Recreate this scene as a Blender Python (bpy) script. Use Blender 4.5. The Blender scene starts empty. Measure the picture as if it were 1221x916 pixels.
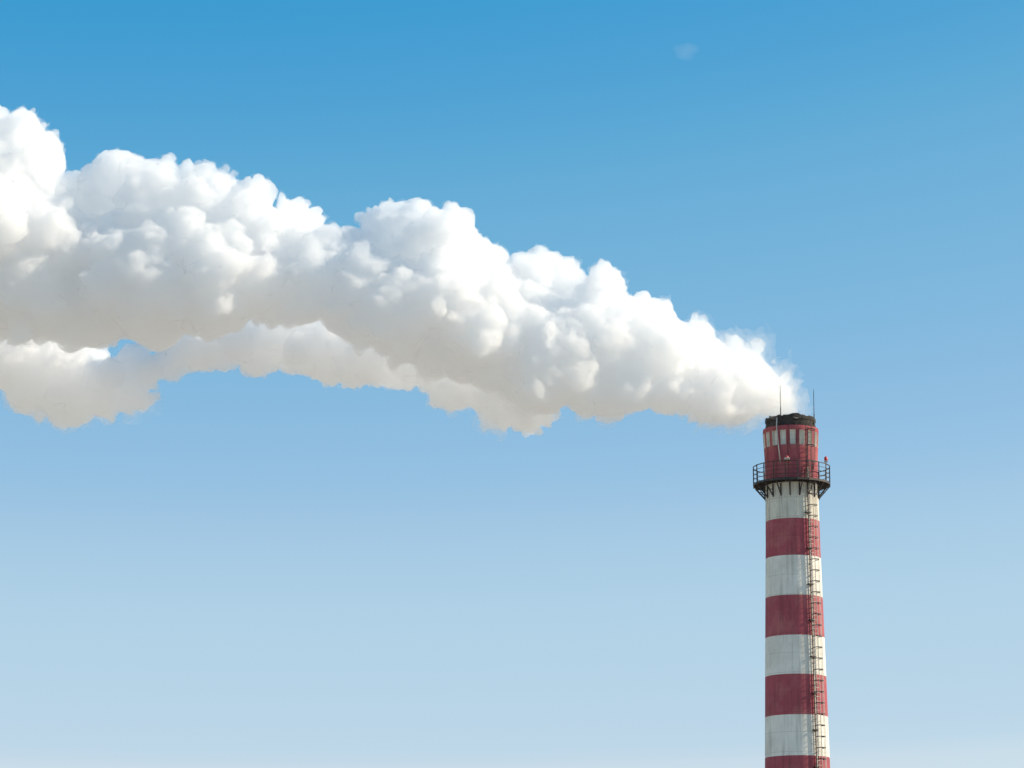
import bpy, bmesh, math, random
import numpy as np
from mathutils import Vector, Matrix

# ------------------------------------------------------------------ camera, sky, sun, exposure
S = bpy.context.scene
COL = S.collection
R = math.radians
PITCH = R(12.5)
FPX, CX, CY = 3600.0, 610.5, 458.0          # focal length and centre in photo pixels (1221 x 916)
EYE = Vector((0.0, 0.0, 1.6))
cam_d = bpy.data.cameras.new('camera')
cam_d.sensor_fit = 'HORIZONTAL'
cam_d.sensor_width = 36.0
cam_d.lens = 36.0 * FPX / 1221.0
cam_d.clip_start, cam_d.clip_end = 0.5, 20000.0
cam = bpy.data.objects.new('camera', cam_d)
COL.objects.link(cam)
cam.location = EYE
cam.rotation_euler = (math.pi / 2 + PITCH, 0, 0)
S.camera = cam

SUN_EL, SUN_AZ = R(28), R(88)               # azimuth clockwise from +Y: to the right, a little behind the chimney
W = bpy.data.worlds.new('World')
S.world = W
W.use_nodes = True
nt = W.node_tree
sky = nt.nodes.new('ShaderNodeTexSky')
sky.sky_type = 'NISHITA'
sky.sun_disc = False
sky.sun_elevation = SUN_EL
sky.sun_rotation = SUN_AZ
sky.altitude = 2000.0
sky.air_density, sky.dust_density, sky.ozone_density = 1.0, 0.0, 4.0
bg = nt.nodes['Background']
bg.inputs['Strength'].default_value = 0.1
EXPOSURE = 0.95
# colour response of the photograph: a curve per channel on the sky's radiance
pre = nt.nodes.new('ShaderNodeVectorMath')
pre.operation = 'SCALE'
pre.inputs['Scale'].default_value = 0.1
cur = nt.nodes.new('ShaderNodeRGBCurve')
cur.mapping.use_clip = False
for ch, pts in enumerate((
        [(0, 0), (.02, .036), (.085, .044), (.0925, .066), (.100, .10), (.105, .132), (.114, .175), (.144, .295), (.181, .432), (.242, .52), (.256, .59), (.30, .62), (.6, .85), (1, 1.2)],
        [(0, 0), (.07, .18), (.172, .335), (.190, .38), (.199, .412), (.215, .445), (.267, .525), (.324, .632), (.406, .68), (.426, .725), (.7, .95), (1, 1.15)],
        [(0, 0), (.20, .45), (.339, .635), (.375, .668), (.412, .70), (.475, .753), (.533, .79), (.589, .805), (.617, .823), (1, 1.0)])):
    cv = cur.mapping.curves[ch]
    while len(cv.points) < len(pts):
        cv.points.new(0.5, 0.5)
    for p, q in zip(cv.points, pts):
        p.location = q
cur.mapping.update()
post = nt.nodes.new('ShaderNodeVectorMath')
post.operation = 'SCALE'
post.inputs['Scale'].default_value = 10.0 / 2 ** EXPOSURE
nt.links.new(sky.outputs[0], pre.inputs[0])
nt.links.new(pre.outputs[0], cur.inputs['Color'])
nt.links.new(cur.outputs[0], post.inputs[0])
nt.links.new(post.outputs[0], bg.inputs['Color'])
sun_d = bpy.data.lights.new('sun', 'SUN')
sun_d.energy = 3.0
sun_d.angle = R(0.55)
sun_d.color = (1.0, 0.87, 0.68)
sun = bpy.data.objects.new('sun', sun_d)
COL.objects.link(sun)
sun.rotation_euler = (math.pi / 2 - SUN_EL, 0, -SUN_AZ + math.pi)
S.view_settings.view_transform = 'Standard'
S.view_settings.look = 'None'
S.view_settings.exposure = EXPOSURE
S.view_settings.gamma = 1.0
S.view_settings.use_curve_mapping = False
cy = S.cycles
cy.max_bounces = 72
cy.volume_bounces = 66
cy.diffuse_bounces = 12
cy.transparent_max_bounces = 48
cy.use_denoising = True

rnd = random.Random(7)


def ray(px, py):
    """direction of a photo pixel, scaled so that y = 1"""
    u, v = px - CX, CY - py
    y = FPX * math.cos(PITCH) - v * math.sin(PITCH)
    z = FPX * math.sin(PITCH) + v * math.cos(PITCH)
    return u / y, z / y


def at(px, py, Y):
    dx, dz = ray(px, py)
    return np.array((dx * Y, Y, EYE.z + dz * Y))


# ------------------------------------------------------------------ helpers
class MB:
    """collects shapes; build() links them as ONE mesh object"""

    def __init__(s):
        s.v, s.f, s.m = [], [], []

    def quad_grid(s, rows, closed=True, mats=None):
        b = len(s.v)
        n = len(rows[0])
        for r in rows:
            s.v += [tuple(p) for p in r]
        for i in range(len(rows) - 1):
            for j in range(n if closed else n - 1):
                k = (j + 1) % n
                s.f.append((b + i * n + j, b + i * n + k, b + (i + 1) * n + k, b + (i + 1) * n + j))
                s.m.append(mats[i] if mats else 0)

    def box(s, c, ax, ay, az):
        """centre and three half-axis vectors"""
        c, ax, ay, az = map(Vector, (c, ax, ay, az))
        b = len(s.v)
        for k in (-1, 1):
            for j in (-1, 1):
                for i in (-1, 1):
                    s.v.append(tuple(c + ax * i + ay * j + az * k))
        for q in ((0, 2, 3, 1), (4, 5, 7, 6), (0, 1, 5, 4), (2, 6, 7, 3), (0, 4, 6, 2), (1, 3, 7, 5)):
            s.f.append(tuple(b + x for x in q))
            s.m.append(0)

    def bar(s, p, q, w, h=None, up=(0, 0, 1)):
        p, q = Vector(p), Vector(q)
        d = q - p
        L = d.length
        d.normalize()
        up = Vector(up)
        if abs(d.dot(up)) > 0.98:
            up = Vector((1, 0, 0))
        sx = d.cross(up).normalized()
        sy = sx.cross(d).normalized()
        s.box((p + q) / 2, sx * w / 2, d * L / 2, sy * (h or w) / 2)

    def tube(s, pts, r, n=8, closed=False, cap=True):
        pts = [Vector(p) for p in pts]
        rr = r if isinstance(r, (list, tuple)) else [r] * len(pts)
        rows = []
        N = len(pts)
        prev = None
        for i, p in enumerate(pts):
            a = pts[(i - 1) % N] if (closed or i > 0) else p
            c = pts[(i + 1) % N] if (closed or i < N - 1) else p
            d = (c - a).normalized()
            up = prev if prev is not None else (Vector((0, 0, 1)) if abs(d.z) < 0.95 else Vector((1, 0, 0)))
            x = (up - d * up.dot(d)).normalized()
            y = d.cross(x)
            prev = x
            rows.append([p + (x * math.cos(t) + y * math.sin(t)) * rr[i] for t in (2 * math.pi * k / n for k in range(n))])
        if closed:
            rows.append(rows[0])
        b = len(s.v)
        s.quad_grid(rows)
        if cap and not closed:
            s.f.append(tuple(b + k for k in reversed(range(n))))
            s.f.append(tuple(b + (len(rows) - 1) * n + k for k in range(n)))
            s.m += [0, 0]

    def lathe(s, prof, n=48, c=(0, 0, 0), mats=None):
        rows = [[(c[0] + r * math.cos(2 * math.pi * k / n), c[1] + r * math.sin(2 * math.pi * k / n), c[2] + z)
                 for k in range(n)] for r, z in prof]
        s.quad_grid(rows, True, mats)

    def build(s, name, mats, parent=None, smooth=False, label=None):
        me = bpy.data.meshes.new(name)
        me.from_pydata(s.v, [], s.f)
        for m in (mats if isinstance(mats, (list, tuple)) else [mats]):
            me.materials.append(m)
        me.polygons.foreach_set('material_index', s.m)
        me.update()
        o = bpy.data.objects.new(name, me)
        COL.objects.link(o)
        if smooth:
            me.polygons.foreach_set('use_smooth', [True] * len(me.polygons))
        if parent is not None:
            o.parent = parent
        if label:
            o['label'] = label
        return o


class NT:
    """short node-tree writer"""

    def __init__(s, name):
        s.mat = bpy.data.materials.new(name)
        s.mat.use_nodes = True
        s.t = s.mat.node_tree
        s.bsdf = s.t.nodes['Principled BSDF']
        s.out = s.t.nodes['Material Output']

    def n(s, kind, **kw):
        nd = s.t.nodes.new(kind)
        for k, v in kw.items():
            setattr(nd, k, v)
        return nd

    def l(s, a, b):
        s.t.links.new(a, b)

    def coords(s, scale=(1, 1, 1)):
        g = s.n('ShaderNodeTexCoord')
        m = s.n('ShaderNodeMapping')
        m.inputs['Scale'].default_value = scale
        s.l(g.outputs['Object'], m.inputs['Vector'])
        return m.outputs[0]

    def noise(s, vec, scale, detail=4, rough=0.55):
        nd = s.n('ShaderNodeTexNoise')
        nd.inputs['Scale'].default_value = scale
        nd.inputs['Detail'].default_value = detail
        nd.inputs['Roughness'].default_value = rough
        s.l(vec, nd.inputs['Vector'])
        return nd.outputs[0]

    def ramp(s, fac, stops):
        r = s.n('ShaderNodeValToRGB')
        e = r.color_ramp.elements
        while len(e) < len(stops):
            e.new(0.5)
        for el, (p, c) in zip(e, stops):
            el.position = p
            el.color = (*c, 1) if len(c) == 3 else c
        s.l(fac, r.inputs[0])
        return r.outputs[0]

    def mix(s, fac, a, b, mode='MIX'):
        m = s.n('ShaderNodeMix', data_type='RGBA', blend_type=mode)
        for sock, val in ((m.inputs[0], fac), (m.inputs[6], a), (m.inputs[7], b)):
            if hasattr(val, 'is_output'):
                s.l(val, sock)
            elif isinstance(val, (int, float)):
                sock.default_value = val
            else:
                sock.default_value = (*val, 1)
        return m.outputs[2]

    def math(s, op, a, b=0.0):
        m = s.n('ShaderNodeMath', operation=op)
        for sock, val in ((m.inputs[0], a), (m.inputs[1], b)):
            if hasattr(val, 'is_output'):
                s.l(val, sock)
            else:
                sock.default_value = val
        return m.outputs[0]

    def bump(s, h, strength=0.3, dist=0.02):
        b = s.n('ShaderNodeBump')
        b.inputs['Strength'].default_value = strength
        b.inputs['Distance'].default_value = dist
        s.l(h, b.inputs['Height'])
        s.l(b.outputs[0], s.bsdf.inputs['Normal'])


G3 = lambda x: (x, x, x)


def painted(name, base, dirt, worn, grime=1.0):
    """weathered paint on board-marked concrete: blotches, run-off streaks, a pour joint every 1.3 m"""
    t = NT(name)
    c = t.coords()
    blot = t.ramp(t.noise(c, 0.9, 6, 0.6), [(0.32, G3(0)), (0.72, G3(1))])
    col = t.mix(blot, base, tuple(x * 0.84 for x in base))
    fade = t.ramp(t.noise(c, 0.55, 5, 0.62), [(0.46, G3(0)), (0.70, G3(1))])
    col = t.mix(t.math('MULTIPLY', fade, 0.42), col, worn)
    st = t.ramp(t.noise(t.coords((4.5, 4.5, 0.22)), 1.0, 5, 0.65), [(0.50, G3(0)), (0.72, G3(1))])
    col = t.mix(t.math('MULTIPLY', st, min(.9, 0.45 * grime)), col, dirt)
    fine = t.ramp(t.noise(t.coords((14, 14, 1.1)), 1.0, 4, 0.7), [(0.55, G3(0)), (0.80, G3(1))])
    col = t.mix(t.math('MULTIPLY', fine, min(.8, 0.35 * grime)), col, dirt)
    chip = t.ramp(t.noise(c, 5.5, 7, 0.72), [(0.63, G3(0)), (0.70, G3(1))])
    col = t.mix(t.math('MULTIPLY', chip, 0.55), col, worn)
    sep = t.n('ShaderNodeSeparateXYZ')
    t.l(t.coords(), sep.inputs[0])
    fr = t.math('FRACT', t.math('DIVIDE', sep.outputs[2], 1.305))
    joint = t.ramp(fr, [(0.0, G3(1)), (0.022, G3(0)), (0.978, G3(0)), (1.0, G3(1))])
    col = t.mix(t.math('MULTIPLY', joint, 0.40), col, dirt)
    t.l(col, t.bsdf.inputs['Base Color'])
    t.bsdf.inputs['Roughness'].default_value = 0.85
    t.bsdf.inputs['Specular IOR Level'].default_value = 0.2
    t.bump(t.noise(c, 9, 6, 0.6), 0.35, 0.02)
    return t.mat


def simple(name, base, var, rough=0.6, metal=0.0, scale=6.0):
    t = NT(name)
    c = t.coords()
    t.l(t.mix(t.ramp(t.noise(c, scale, 5, 0.65), [(0.38, G3(0)), (0.66, G3(1))]), base, var), t.bsdf.inputs['Base Color'])
    t.bsdf.inputs['Roughness'].default_value = rough
    t.bsdf.inputs['Metallic'].default_value = metal
    t.bump(t.noise(c, scale * 4, 3), 0.2, 0.01)
    return t.mat


M_RED = painted('red_paint', (0.375, 0.085, 0.105), (0.12, 0.045, 0.045), (0.52, 0.23, 0.20), 1.25)
M_WHITE = painted('white_paint', (0.80, 0.775, 0.70), (0.27, 0.24, 0.19), (0.46, 0.42, 0.35), 1.1)
M_REDHEAD = painted('sooty_red_paint', (0.36, 0.085, 0.10), (0.07, 0.03, 0.03), (0.55, 0.25, 0.19), 2.0)
M_CREAM = painted('stained_white_paint', (0.70, 0.67, 0.57), (0.17, 0.14, 0.10), (0.36, 0.31, 0.24), 1.9)
M_SOOT = simple('sooty_concrete', (0.018, 0.017, 0.016), (0.06, 0.05, 0.04), 0.95, 0, 2.5)
M_STEEL = simple('dark_painted_steel', (0.022, 0.024, 0.028), (0.06, 0.04, 0.03), 0.6, 0.2, 3)
M_GALV = simple('grey_steel', (0.34, 0.32, 0.28), (0.22, 0.17, 0.13), 0.55, 0.3, 5)
M_PALE = simple('pale_painted_steel', (0.62, 0.58, 0.52), (0.40, 0.33, 0.27), 0.6, 0.0, 6)
M_PIPE = simple('rust_brown_pipe', (0.13, 0.085, 0.06), (0.07, 0.045, 0.035), 0.7, 0.1, 5)
M_LAMPRED = simple('red_lamp_glass', (0.60, 0.05, 0.05), (0.50, 0.04, 0.04), 0.2, 0, 4)
M_BLACK = simple('flue_lining', (0.012, 0.012, 0.012), (0.02, 0.018, 0.016), 0.95)


def tag(o, label=None, cat=None, kind=None, group=None):
    for k, v in (('label', label), ('category', cat), ('kind', kind), ('group', group)):
        if v:
            o[k] = v


# ------------------------------------------------------------------ ground
t = NT('winter_ground')
c = t.coords()
t.l(t.mix(t.ramp(t.noise(c, 0.012, 8, 0.6), [(0.35, G3(0)), (0.65, G3(1))]), (0.58, 0.50, 0.41), (0.44, 0.37, 0.30)),
    t.bsdf.inputs['Base Color'])
t.bsdf.inputs['Roughness'].default_value = 0.95
g = MB()
g.v = [(-8000, -8000, 0), (8000, -8000, 0), (8000, 8000, 0), (-8000, 8000, 0)]
g.f, g.m = [(0, 1, 2, 3)], [0]
tag(g.build('ground', t.mat), 'dry tan winter ground around the chimney', None, 'structure')

# ------------------------------------------------------------------ chimney
Y0 = 200.0
X0 = 18.84
chim = bpy.data.objects.new('factory_chimney', None)
COL.objects.link(chim)
chim.location = (X0, Y0, 0)
tag(chim, 'tall red and white banded concrete chimney with a railed platform below its sooty rim', 'chimney')


def zf(py, r):
    return EYE.z + ray(0, py)[1] * (Y0 - r)


PROF = [(0.0, 2.62), (18.4, 2.175), (27.3, 2.00), (35.0, 1.822), (39.2, 1.765)]


def RZ(z):
    return float(np.interp(z, [p[0] for p in PROF], [p[1] for p in PROF]))


def pol(phi, r, z):
    """azimuth phi in degrees from the side that faces the camera towards the right"""
    a = R(phi) - math.atan2(X0, Y0)
    return Vector((r * math.sin(a), -r * math.cos(a), z))


Z_DECK = 39.0
bounds = [571, 617.3, 661.5, 708.8, 756.7, 803.2, 851.7, 900.5]
zb = [zf(p, RZ(zf(p, 1.9))) for p in bounds]
while zb[-1] > 3:
    zb.append(zb[-1] - (zb[-3] - zb[-1]) / 2)
zs = [Z_DECK + 0.02] + zb[1:] + [-0.3]
NSEG = 96
mb = MB()
rows, mats = [], []
for i in range(len(zs) - 1):
    n = 5
    for k in range(n):
        z = zs[i] + (zs[i + 1] - zs[i]) * k / n
        rows.append((RZ(z), z))
        mats.append((2 if i == 0 else 0) if i % 2 == 0 else 1)
rows.append((RZ(zs[-1]), zs[-1]))
rows.reverse()
mats.reverse()
mb.lathe(rows, NSEG, mats=mats)
mb.build('shaft', [M_WHITE, M_RED, M_CREAM], chim, True)

# flared red head with a ring of tall white niches
Z_HEAD, Z_RIM = 42.74, 43.5
NZ0, NZ1 = 41.42, 42.42
hz = [Z_DECK - 0.02, 39.6, 40.3, 40.9, NZ0, (NZ0 + NZ1) / 2, NZ1, 42.58, Z_HEAD]
hr = [1.768, 1.772, 1.785, 1.80, 1.825, 1.855, 1.875, 1.878, 1.870]
edges = []
for k in range(18):
    ctr = 4.2 + 20 * k
    edges += [(ctr - 5.9, 1), (ctr - 2, 1), (ctr + 2, 1), (ctr + 5.9, 0), (ctr + 8, 0), (ctr + 12, 0)]
nE = len(edges)
mb = MB()
for i in range(len(hz) - 1):
    zn = NZ0 - 1e-6 <= hz[i] < NZ1 - 1e-6
    for j in range(nE):
        a0, niche = edges[j]
        a1 = edges[(j + 1) % nE][0]
        if zn and niche:
            continue
        b = len(mb.v)
        mb.v += [tuple(pol(a0, hr[i], hz[i])), tuple(pol(a1, hr[i], hz[i])), tuple(pol(a1, hr[i + 1], hz[i + 1])), tuple(pol(a0, hr[i + 1], hz[i + 1]))]
        mb.f.append((b, b + 1, b + 2, b + 3))
        mb.m.append(0)
mb.lathe([(1.870, Z_HEAD), (1.60, Z_HEAD + 0.03)], 72)
mb.build('flared_head', M_REDHEAD, chim)
for k in range(18):
    ctr = 4.2 + 20 * k
    mb = MB()
    dp = 0.20

    def rr(z):
        return float(np.interp(z, hz, hr))
    aa = [ctr - 5.9, ctr, ctr + 5.9]
    inner = [[pol(a, rr(z) - dp, z) for a in aa] for z in (NZ0, NZ1)]
    mb.quad_grid(inner, False)
    for a in (aa[0], aa[2]):
        mb.quad_grid([[pol(a, rr(z), z), pol(a, rr(z) - dp, z)] for z in (NZ0, (NZ0 + NZ1) / 2, NZ1)], False)
    for z in (NZ0, NZ1):
        mb.quad_grid([[pol(a, rr(z), z) for a in aa], [pol(a, rr(z) - dp, z) for a in aa]], False)
    mb.build('niche', M_WHITE, chim)

# sooty, crumbled rim
mb = MB()
n = 72
r2 = random.Random(3)
top = []
for k in range(n):
    a = 2 * math.pi * k / n
    top.append(0.05 * math.sin(3 * a + 1) + 0.04 * math.sin(7 * a) + r2.uniform(-0.045, 0.045))
outer = []
for z, rad, jit in ((Z_HEAD - 0.02, 1.665, .01), (42.82, 1.69, .02), (43.0, 1.68, .02), (43.02, 1.655, .01), (43.2, 1.665, .02), (43.22, 1.70, .015), (43.42, 1.70, .02)):
    outer.append([pol(360 * k / n, rad + r2.uniform(-jit, jit), z) for k in range(n)])
outer.append([pol(360 * k / n, 1.67 + r2.uniform(-.02, .02), Z_RIM + top[k]) for k in range(n)])
outer.append([pol(360 * k / n, 1.40 + r2.uniform(-.02, .02), Z_RIM - .02 + top[k]) for k in range(n)])
outer.append([pol(360 * k / n, 1.36, 43.0) for k in range(n)])
mb.quad_grid(outer)
for k in range(7):                                      # lumps of broken lining left along the top
    a = r2.uniform(0, 360)
    p = pol(a, r2.uniform(1.45, 1.66), Z_RIM + r2.uniform(-.06, .03))
    q = Matrix.Rotation(r2.uniform(0, 3), 3, 'Z') @ Matrix.Rotation(r2.uniform(-.4, .4), 3, 'X')
    s = r2.uniform(.05, .09)
    mb.box(p, q @ Vector((s, 0, 0)), q @ Vector((0, s * .8, 0)), q @ Vector((0, 0, s * .8)))
rim = mb.build('sooty_rim', M_SOOT, chim)
mb = MB()
mb.lathe([(1.38, Z_RIM - .1), (1.30, 41.0), (1.30, 34.0), (0.01, 34.0)], 48)
mb.build('flue', M_BLACK, chim, True)
mb = MB()                                               # torn sheet hanging on the rim
pts = [(4, 1.72, 43.46), (5, 1.76, 43.38), (7, 1.77, 43.27), (11, 1.76, 43.22), (17, 1.75, 43.25)]
mb.quad_grid([[pol(a, r, z + .035) for a, r, z in pts], [pol(a + 1, r, z - .035) for a, r, z in pts],
              [pol(a + 1, r - .02, z - .035) for a, r, z in pts], [pol(a, r - .02, z + .035) for a, r, z in pts]], False)
mb.build('torn_metal_sheet', M_GALV, chim)

# platform: deck ring, radial beams, rails, posts, brackets
NP = 20
PH = [9 + 18 * k for k in range(NP)]
RD = 2.62
plat = MB()
for (r0, r1, z0, z1) in ((1.80, RD, Z_DECK - .03, Z_DECK + .03), (RD - .07, RD, Z_DECK - .11, Z_DECK - .03), (1.80, 1.88, Z_DECK - .13, Z_DECK - .03)):
    ring = [[pol(p, r, z) for p in PH] for r, z in ((r0, z0), (r1, z0), (r1, z1), (r0, z1), (r0, z0))]
    plat.quad_grid(ring)
for k in range(40):
    plat.bar(pol(9 * k, 1.86, Z_DECK - .08), pol(9 * k, RD - .08, Z_DECK - .08), .05, .09)
platform = plat.build('platform', M_STEEL, chim)


def as_objects(src, name, placements, parent):
    """copies of src, one per (phi, z)"""
    for i, (phi, dz) in enumerate(placements):
        o = src if i == 0 else src.copy()
        if i:
            COL.objects.link(o)
            o.parent = parent
        o.location = (0, 0, dz)
        o.rotation_euler = (0, 0, R(phi))


H_RAIL = 1.17
mb = MB()
mb.bar(pol(0, RD - .03, Z_DECK - .16), pol(0, RD - .03, Z_DECK + H_RAIL), .055)
as_objects(mb.build('railing_post', M_STEEL, platform), 'railing_post', [(p, 0) for p in PH], platform)
for h, w in ((H_RAIL, .05), (.88, .028), (.59, .028), (.30, .028)):
    mb = MB()
    pts = [pol(p, RD - .03, Z_DECK + h) for p in PH]
    for i in range(NP):
        mb.bar(pts[i], pts[(i + 1) % NP], w)
    mb.build('handrail' if h == H_RAIL else 'middle_rail', M_STEEL, platform)
mb = MB()
rw = RZ(Z_DECK - .9) + .045
mb.bar(pol(0, RD - .1, Z_DECK - .17), pol(0, rw, Z_DECK - .97), .065)
mb.bar(pol(0, rw, Z_DECK - .17), pol(0, rw, Z_DECK - 1.05), .07)
mb.bar(pol(0, rw + .02, Z_DECK - .55), pol(0, rw + .42, Z_DECK - .55), .04)
as_objects(mb.build('bracket', M_STEEL, platform), 'bracket', [(20 * k - 3.5, 0) for k in range(18)], platform)


# ladders with safety cages
def ladder(name, phi, z0, z1, hoop_gap, mat):
    L = MB()
    rad = pol(phi, 1, 0)
    tan = pol(phi + 90, 1, 0)

    def base(z):
        return rad * ((RZ(z) if z < Z_DECK else float(np.interp(z, hz, hr))) + .13)
    zz = list(np.linspace(z0, z1, max(3, int((z1 - z0) / 3))))
    for s in (-1, 1):
        for a, b in zip(zz, zz[1:]):
            L.bar(base(a) + tan * .22 * s + Vector((0, 0, a)), base(b) + tan * .22 * s + Vector((0, 0, b)), .045, .03, tan)
    z = z0 + .2
    while z < z1:
        p = base(z) + Vector((0, 0, z))
        L.bar(p - tan * .22, p + tan * .22, .022)
        z += .30
    z = z0 + 1.0
    while z < z1:                                       # stand-off bars to the wall
        for s in (-1, 1):
            p = base(z) + tan * .22 * s + Vector((0, 0, z))
            L.bar(p, p - rad * .2, .03)
        z += 2.4
    lad = L.build(name, mat, chim)

    def hoop_pts(z):
        c = base(z) + Vector((0, 0, z))
        return [c + rad * (.20 + .34 * math.sin(a)) + tan * .29 * math.cos(a)
                for a in np.linspace(0, math.pi, 11)]
    z = z1 - .35
    while z > max(z0 + 2.3 if z1 < Z_DECK + .5 else z0 + 1.2, 0):
        H = MB()
        P = hoop_pts(z)
        c = base(z) + Vector((0, 0, z))
        P = [c + tan * .22] + P + [c - tan * .22]
        for a, b in zip(P, P[1:]):
            H.bar(a, b, .012, .055)
        H.build('cage_hoop', M_STEEL, lad)
        z -= hoop_gap
    for i in (1, 3, 5, 7, 9):
        B = MB()
        zlo = z0 + 2.0 if z1 < Z_DECK + .5 else z0 + 1.0
        za = list(np.linspace(zlo, z1 - .3, 9))
        for a, b in zip(za, za[1:]):
            B.bar(hoop_pts(a)[i], hoop_pts(b)[i], .018, .010, rad)
        B.build('cage_bar', mat, lad)
    return lad


ladder('ladder', 40, 0.3, Z_DECK + .1, 0.735, M_PALE)
ladder('ladder', 37, Z_DECK + .03, 42.75, 1.08, M_STEEL)

# cable conduit with clamps
mb = MB()
zz = np.linspace(0.2, Z_DECK + .9, 14)
mb.tube([pol(33, RZ(z) + .15, z) for z in zz], .034, 8)
pipe = mb.build('conduit', M_PIPE, chim, True)
mb = MB()
mb.tube([pol(36.2, RZ(z) + .10, z) for z in zz], .024, 6)
mb.build('cable', M_PALE, chim, True)
z = Z_DECK - 2.2
while z > 1:
    mb = MB()
    mb.box(pol(33.6, RZ(z) + .12, z), Vector(pol(33.6 + 90, .19, 0)), Vector(pol(33.6, .12, 0)), (0, 0, .035))
    mb.build('clamp', M_STEEL, pipe)
    z -= 2.42

# lightning rods
for phi, zt, zbm in ((-22, 45.62, 43.2), (68, 45.42, 42.9)):
    mb = MB()
    p = pol(phi, 1.72, 0)
    mb.tube([p + Vector((0, 0, z)) for z in (zbm, zbm + .8, zbm + .82, zt - .25, zt)], [.035, .035, .024, .02, .008], 8)
    rod = mb.build('lightning_rod', M_STEEL, chim)
    mb = MB()
    mb.box(p * .985 + Vector((0, 0, zbm + .12)), Vector(pol(phi + 90, .08, 0)), Vector(pol(phi, .06, 0)), (0, 0, .04))
    mb.build('rod_clamp', M_STEEL, rod)

# pale loose pipe leaning on the head
mb = MB()
mb.tube([pol(-30, 1.80, 43.28), pol(-29, 1.93, 42.7), pol(-25.5, 1.95, 41.4), pol(-22, 1.94, 40.22)], .038, 8)
mb.build('loose_pipe', M_PALE, chim, True)

# obstruction lamps
mb = MB()
c0 = pol(-8, 1.98, 40.40)
mb.lathe([(.02, -.10), (.10, -.09), (.19, -.02), (.21, .05), (.19, .05), (.08, .0)], 20, c0)
mb.bar(c0 + Vector((0, 0, -.06)), pol(-8, 1.78, 40.28), .05)
lamp = mb.build('warning_lamp', M_PALE, chim, True, 'white dish lamp with a red dome on the head wall')
mb = MB()
mb.lathe([(.095, .0), (.10, .10), (.085, .18), (.045, .23), (.004, .245)], 16, c0)
mb.build('lamp_dome', M_LAMPRED, lamp, True)
mb = MB()
c1 = pol(68, RD - .12, Z_DECK)
mb.tube([c1, c1 + Vector((0, 0, 1.32))], .035, 8)
mb.box(c1 + Vector((0, 0, 1.36)), (.11, 0, 0), (0, .11, 0), (0, 0, .05))
mb.bar(c1 + Vector((-.02, 0, .42)), c1 + Vector((-.52, .1, .36)), .05)
lamp = mb.build('warning_lamp', M_PALE, chim, False, 'red warning lamp on a pale post at the railing')
mb = MB()
mb.lathe([(.10, 1.41), (.12, 1.47), (.12, 1.60), (.08, 1.68), (.004, 1.71)], 16, c1)
mb.build('lamp_dome', M_LAMPRED, lamp, True)


# ------------------------------------------------------------------ smoke plume
def smoke_material(name, density, skin):
    t = NT(name)
    t.t.nodes.remove(t.bsdf)
    v = t.n('ShaderNodeVolumeScatter')
    v.inputs['Color'].default_value = (0.9974, 0.9938, 0.9888, 1)
    v.inputs['Density'].default_value = density
    v.inputs['Anisotropy'].default_value = 0.55
    t.l(v.outputs[0], t.out.inputs['Volume'])
    tr = t.n('ShaderNodeBsdfTransparent')
    df = t.n('ShaderNodeBsdfDiffuse')
    df.inputs['Color'].default_value = (0.96, 0.945, 0.925, 1)
    mx = t.n('ShaderNodeMixShader')
    mx.inputs[0].default_value = skin
    tl = t.n('ShaderNodeBsdfTranslucent')
    tl.inputs['Color'].default_value = (0.96, 0.945, 0.925, 1)
    half = t.n('ShaderNodeMixShader')
    half.inputs[0].default_value = 0.4
    t.l(df.outputs[0], half.inputs[1])
    t.l(tl.outputs[0], half.inputs[2])
    t.l(tr.outputs[0], mx.inputs[1])
    t.l(half.outputs[0], mx.inputs[2])
    t.l(mx.outputs[0], t.out.inputs['Surface'])
    t.mat.cycles.homogeneous_volume = True
    return t.mat


M_SMOKE = smoke_material('white_smoke', 2.2, 0.075)
M_THIN = smoke_material('thin_smoke', 0.30, 0.004)
PPM = FPX / 203.0                                       # photo pixels per metre at the plume
H = 0.095                                                # grid step in metres
rs = np.random.RandomState(11)
# axis of the upper roll: px, py, radius px, offset of depth in m;   the lower roll lies farther away
UP = [(943, 500, 23, 0), (925, 472, 34, 0), (900, 463, 47, 0), (850, 467, 45, -.3), (800, 442, 54, -.6), (720, 428, 70, -1), (640, 418, 78, -1.5),
      (540, 372, 74, -2), (460, 352, 72, -2.2), (375, 334, 62, -2.5), (300, 332, 62, -2.5), (230, 324, 80, -2.5), (180, 314, 84, -2.5),
      (100, 336, 76, -2.5), (40, 305, 100, -2.5), (0, 295, 108, -2.5), (-100, 280, 120, -2.5), (-200, 265, 125, -2.5), (-300, 250, 130, -2.5)]
LO = [(650, 466, 46, 2.6), (605, 466, 46, 3.4), (560, 452, 45, 4.6), (500, 424, 48, 6.0), (430, 414, 50, 7.6), (350, 404, 50, 8.8), (280, 404, 50, 9.6), (228, 408, 42, 10),
      (208, 424, 28, 10.2), (190, 438, 24, 10.4), (165, 446, 38, 10.6), (110, 452, 52, 11), (50, 436, 54, 11.3), (0, 418, 54, 11.6), (-100, 400, 56, 12), (-200, 390, 60, 12)]
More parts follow.
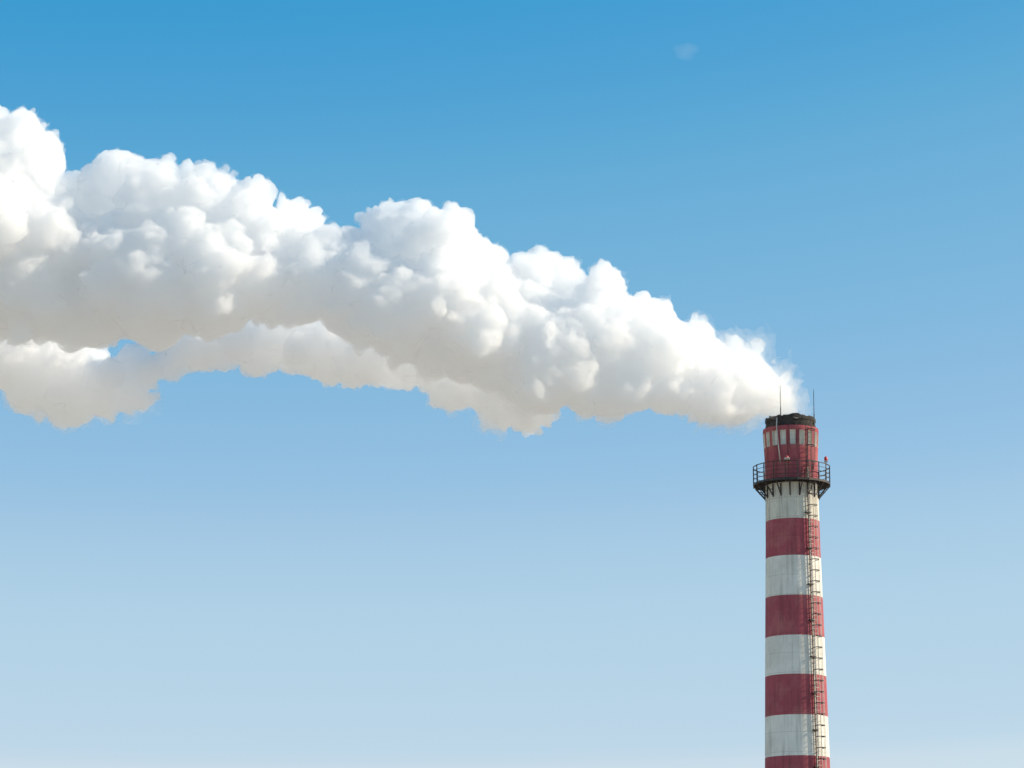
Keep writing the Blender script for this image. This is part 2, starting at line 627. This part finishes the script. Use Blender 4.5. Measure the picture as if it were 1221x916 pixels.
# the crowns that make the outline
LOBES = [(14, 165, 34), (38, 195, 40), (70, 245, 38), (20, 230, 60), (150, 222, 38), (185, 230, 40), (120, 235, 26), (235, 238, 38), (285, 265, 38), 
         (312, 285, 36), (355, 278, 36), (380, 290, 26), (345, 320, 50), (412, 318, 26), (470, 290, 42), (455, 320, 45), (535, 300, 40), (505, 300, 40), 
         (575, 342, 38), (600, 359, 30), (645, 349, 40), (625, 367, 36), (705, 369, 38), (725, 398, 38), (765, 398, 38), (790, 413, 34), (828, 427, 35), 
         (850, 443, 28), (885, 445, 36), (908, 453, 32), (640, 428, 64), (720, 434, 56), (560, 395, 60), (190, 345, 60), (100, 350, 62), (30, 340, 66), 
         (265, 350, 55), (-60, 180, 60), (-120, 160, 60), (600, 490, 26), (625, 500, 22), (540, 465, 30), (345, 412, 20), (80, 470, 36), (130, 470, 30), 
         (40, 455, 36), (158, 472, 26), (172, 482, 12), (300, 425, 24), (400, 430, 26)]
LOBE_Y = {39: 3.0, 40: 2.6, 41: 4.4, 42: 8.8, 43: 11.0, 44: 10.8, 45: 11.2, 46: 10.8, 47: 10.4, 48: 9.6, 49: 8.2}

sph = []                                                # x, y, z, r


def add(px, py, rpx, dy):
    Y = Y0 + dy
    p = at(px, py, Y)
    sph.append((p[0], p[1], p[2], rpx / PPM))


def along(axis, step, per, fill, core=.8, rlo=.45, rhi=.62):
    ax = np.array(axis, float)
    seg = np.r_[0, np.cumsum(np.hypot(np.diff(ax[:, 0]), np.diff(ax[:, 1])))]
    for s in np.arange(0, seg[-1], step):
        q = [np.interp(s, seg, ax[:, i]) for i in range(4)]
        add(q[0], q[1], q[2] * core, q[3])
        for _ in range(per):
            th = rs.uniform(0, 2 * math.pi)
            rf = rs.uniform(rlo, rhi)
            rad = q[2] * (1 - rf) * fill
            add(q[0] + rs.uniform(-.5, .5) * step, q[1] + rad * math.sin(th), q[2] * rf, q[3] + rad * math.cos(th) / PPM * 1.15)


along(UP[2:], 24, 4, 1.0, .66, .30, .52)
along(UP[:4], 9, 1, .6)
along(LO, 20, 2, .9, .66, .4, .6)
for i, (px, py, r) in enumerate(LOBES):
    add(px, py, r, LOBE_Y.get(i, float(np.interp(px, [-300, 300, 900], [-2.5, -2.0, 0])) + rs.uniform(-2.0, 1.0)))

lo = np.min([[s[0] - s[3], s[1] - s[3], s[2] - s[3]] for s in sph], 0) - 1.2
hi = np.max([[s[0] + s[3], s[1] + s[3], s[2] + s[3]] for s in sph], 0) + 1.2
lo[0] = max(lo[0], at(-250, 300, Y0)[0])
N = np.ceil((hi - lo) / H).astype(int) + 1
D = np.full(N, 3.0, np.float32)
gx, gy, gz = (np.arange(n, dtype=np.float32) * H + l for n, l in zip(N, lo))


def stamp(x, y, z, r, margin=1.7):
    i0 = np.maximum(np.floor((np.array((x, y, z)) - r - margin - lo) / H).astype(int), 0)
    i1 = np.minimum(np.ceil((np.array((x, y, z)) + r + margin - lo) / H).astype(int) + 1, N)
    if (i1 <= i0).any():
        return
    sl = tuple(slice(a, b) for a, b in zip(i0, i1))
    dx = (gx[sl[0]] - x)[:, None, None]
    dy = (gy[sl[1]] - y)[None, :, None]
    dz = (gz[sl[2]] - z)[None, None, :]
    d = np.sqrt(dx * dx + dy * dy + dz * dz) - r
    np.minimum(D[sl], d, out=D[sl])


def val(p):
    i = tuple(np.clip(np.round((np.array(p) - lo) / H).astype(int), 0, N - 1))
    return D[i]


for s in sph:
    stamp(*s)
solid = D.copy()
level = sph
for count, f0, f1, rmin in ((16, .22, .42, .30), (9, .25, .45, .16)):
    nxt = []
    for (x, y, z, r) in level:
        for _ in range(count):
            d = rs.normal(size=3)
            d /= np.linalg.norm(d)
            if d[2] < -.2 and rs.rand() < .5:
                d[2] = -d[2]
            rc = r * rs.uniform(f0, f1)
            if rc < rmin:
                continue
            q = np.array((x, y, z)) + d * (r - rc * .25)
            if q[0] < lo[0] + .5 or val(q) < -rc * .55:
                continue
            nxt.append((q[0], q[1], q[2], rc))
    for s in nxt:
        stamp(*s, margin=.5)
    level = nxt


def vnoise(L, seed, stretch=(1, 1, 1)):
    """smooth B-spline value noise of wavelength L over the whole grid"""
    r = np.random.RandomState(seed)
    Ls = [L * s for s in stretch]
    dims = [int(n * H / l) + 5 for n, l in zip(N, Ls)]
    a = r.uniform(-1, 1, dims).astype(np.float32)
    for ax in range(3):
        u = np.arange(N[ax]) * H / Ls[ax]
        i = u.astype(int)
        f = (u - i).astype(np.float32)
        w = [(1 - f) ** 3 / 6, (3 * f ** 3 - 6 * f ** 2 + 4) / 6, (-3 * f ** 3 + 3 * f ** 2 + 3 * f + 1) / 6, f ** 3 / 6]
        sh = [1, 1, 1]
        sh[ax] = -1
        acc = None
        for k in range(4):
            tmp = np.take(a, i + k, axis=ax) * w[k].reshape(sh)
            acc = tmp if acc is None else acc + tmp
        a = acc
    return a * 1.9


base_D = D.copy()
for L, A, sd in ((2.6, .30, 1), (1.3, .30, 2), (.7, .27, 3), (.42, .22, 4), (.26, .15, 5)):
    nz = vnoise(L, sd)
    D -= A * (np.abs(nz) - .25)                         # round billows with creased valleys
    del nz


def surface_nets(D):
    ins = D < 0
    c = ins[:-1, :-1, :-1].astype(np.int8)
    for dx in (0, 1):
        for dy in (0, 1):
            for dz in (0, 1):
                if dx or dy or dz:
                    c = c + ins[dx:ins.shape[0] - 1 + dx, dy:ins.shape[1] - 1 + dy, dz:ins.shape[2] - 1 + dz]
    cells = np.argwhere((c > 0) & (c < 8))
    idx = np.full(c.shape, -1, np.int32)
    idx[tuple(cells.T)] = np.arange(len(cells))
    corner = {}
    for dx in (0, 1):
        for dy in (0, 1):
            for dz in (0, 1):
                corner[dx, dy, dz] = D[cells[:, 0] + dx, cells[:, 1] + dy, cells[:, 2] + dz]
    acc = np.zeros((len(cells), 3), np.float32)
    cnt = np.zeros(len(cells), np.float32)
    ks = list(corner)
    for a in ks:
        for ax in range(3):
            if a[ax] == 0:
                b = list(a)
                b[ax] = 1
                va, vb = corner[a], corner[tuple(b)]
                m = (va < 0) != (vb < 0)
                tt = np.where(m, va / np.where(m, va - vb, 1), 0)
                p = np.tile(np.array(a, np.float32), (len(cells), 1))
                p[:, ax] += tt
                acc += p * m[:, None]
                cnt += m
    V = cells + acc / cnt[:, None]
    F = []
    for ax in range(3):
        o1, o2 = [(1, 2), (2, 0), (0, 1)][ax]
        sl0 = [slice(None)] * 3
        sl1 = [slice(None)] * 3
        sl0[ax], sl1[ax] = slice(0, -1), slice(1, None)
        A, B = ins[tuple(sl0)], ins[tuple(sl1)]
        e = np.argwhere(A != B)
        e = e[(e[:, o1] > 0) & (e[:, o2] > 0) & (e[:, o1] < D.shape[o1] - 1) & (e[:, o2] < D.shape[o2] - 1)]
        flip = ~A[tuple(e.T)]
        q = []
        for s1, s2 in ((1, 1), (0, 1), (0, 0), (1, 0)):
            g = e.copy()
            g[:, o1] -= s1
            g[:, o2] -= s2
            q.append(idx[tuple(g.T)])
        q = np.stack(q, 1)
        q[flip] = q[flip][:, ::-1]
        F.append(q)
    return V.astype(np.float32), np.concatenate(F)


def warp(V):
    """turbulent swirl: each point is carried by a smooth random field in three octaves"""
    out = V.copy()
    for L, A, sd in ((4.5, .50, 51), (1.8, .18, 62), (.8, .11, 53), (.36, .09, 54)):
        r = np.random.RandomState(sd)
        u = (V - lo) / L + 1
        i = np.floor(u).astype(int)
        f = (u - i).astype(np.float32)
        f = f * f * f * (f * (f * 6 - 15) + 10)
        lat = r.uniform(-1, 1, tuple(i.max(0) + 3) + (3,)).astype(np.float32)
        for c in range(8):
            o = np.array([c & 1, c >> 1 & 1, c >> 2 & 1])
            w = np.prod(np.where(o, f, 1 - f), 1)
            q = i + o
            out += A * w[:, None] * lat[q[:, 0], q[:, 1], q[:, 2]]
    fade = np.clip((at(985, 500, Y0)[0] - V[:, :1]) / 3.5, .12, 1)     # keep the column over the mouth
    return (V + (out - V) * fade).astype(np.float32)


def net_object(name, field, mat, origin, parent=None):
    V, F = surface_nets(field)
    V = warp(V * H + lo.astype(np.float32)) - np.array(origin, np.float32)
    me = bpy.data.meshes.new(name)
    me.vertices.add(len(V))
    me.vertices.foreach_set('co', V.ravel())
    me.loops.add(F.size)
    me.loops.foreach_set('vertex_index', F.ravel().astype(np.int32))
    me.polygons.add(len(F))
    me.polygons.foreach_set('loop_start', np.arange(0, F.size, 4, dtype=np.int32))
    me.update(calc_edges=True)
    me.validate()
    me.materials.append(mat)
    o = bpy.data.objects.new(name, me)
    COL.objects.link(o)
    o.location = origin
    if parent is not None:
        o.parent = parent
        o.location = (0, 0, 0)
    print(name, len(V), 'verts', len(F), 'faces', tuple(N))
    return o


for ax in range(3):                                     # smooth inner body: no slits deep inside the smoke
    for _ in range(2):
        w = 5
        cs = np.cumsum(np.pad(solid, [(w + 1, w) if a == ax else (0, 0) for a in range(3)], mode='edge'), axis=ax, dtype=np.float32)
        n_ = solid.shape[ax]
        solid = (np.take(cs, range(2 * w + 1, n_ + 2 * w + 1), axis=ax) - np.take(cs, range(0, n_), axis=ax)) / (2 * w + 1)
xpix = CX + (gx - 0) * FPX * .985 / Y0                  # photo column of each grid slice, for the thinning near the mouth
young = np.clip((xpix - 835) / 75, 0, 1).astype(np.float32)[:, None, None]
rag = vnoise(1.0, 21) * .6 + vnoise(.5, 22) * .4
ridge = np.abs(vnoise(.8, 23)) + .6 * np.abs(vnoise(.35, 24))      # small along thin sheets: torn filaments
low = np.clip((np.interp(xpix, [0, 200, 400, 640, 900, 960], [at(0, y, Y0)[2] for y in (400, 420, 430, 490, 490, 500)])[:, None] - gz[None, :]) / 2.0, 0, 1).astype(np.float32)[:, None, :]
thin = D - .12 - .20 * young - .30 * low + (ridge - .25) * (.55 + .55 * young + .75 * low)
thin = np.maximum(thin, base_D - .75)
D += young * (.22 + 1.3 * np.abs(rag)) + low * (.08 + .75 * rag)
D = np.minimum(D, solid + .22 + .5 * young)
del ridge, rag, base_D, solid
for F_ in (D, thin):
    for ax in range(3):                                 # close the volume at the grid's faces
        for side in (0, -1):
            sl = [slice(None)] * 3
            sl[ax] = side
            F_[tuple(sl)] = 1.0
plume = net_object('smoke_plume', D, M_SMOKE, (X0, Y0, Z_RIM))
tag(plume, 'thick white smoke plume billowing from the chimney mouth in two rolling bands', 'smoke')
net_object('thin_smoke', thin, M_THIN, (X0, Y0, Z_RIM), plume)

# ------------------------------------------------------------------ faint small cloud far behind
M_WISP = smoke_material('faint_cloud', 0.0065, 0.001)
mb = MB()
cw = at(818, 61, 3000)
nn, nr = 64, 14
for side in (1, -1):
    rows = []
    for i in range(nr + 1):
        q = i / nr
        rows.append([((15 * math.cos(ph) * q * (1 + .10 * math.sin(3 * ph) + .06 * math.sin(5 * ph + 1))),
                      side * 9 * (1 - q * q) ** 1.5 * (1 + .15 * math.sin(2 * ph)),
                      (11 * math.sin(ph) * q * (1 + .10 * math.sin(3 * ph) + .06 * math.sin(5 * ph + 1))))
                     for ph in (2 * math.pi * k / nn for k in range(nn))])
    mb.quad_grid(rows if side < 0 else rows[::-1])
wisp = mb.build('wisp_cloud', M_WISP, None, True)
bmx = bmesh.new()
bmx.from_mesh(wisp.data)
bmesh.ops.remove_doubles(bmx, verts=bmx.verts, dist=.001)
bmesh.ops.recalc_face_normals(bmx, faces=bmx.faces)
bmx.to_mesh(wisp.data)
bmx.free()
wisp.location = cw
tag(wisp, 'faint small pale cloud puff high in the clear blue sky', 'cloud')
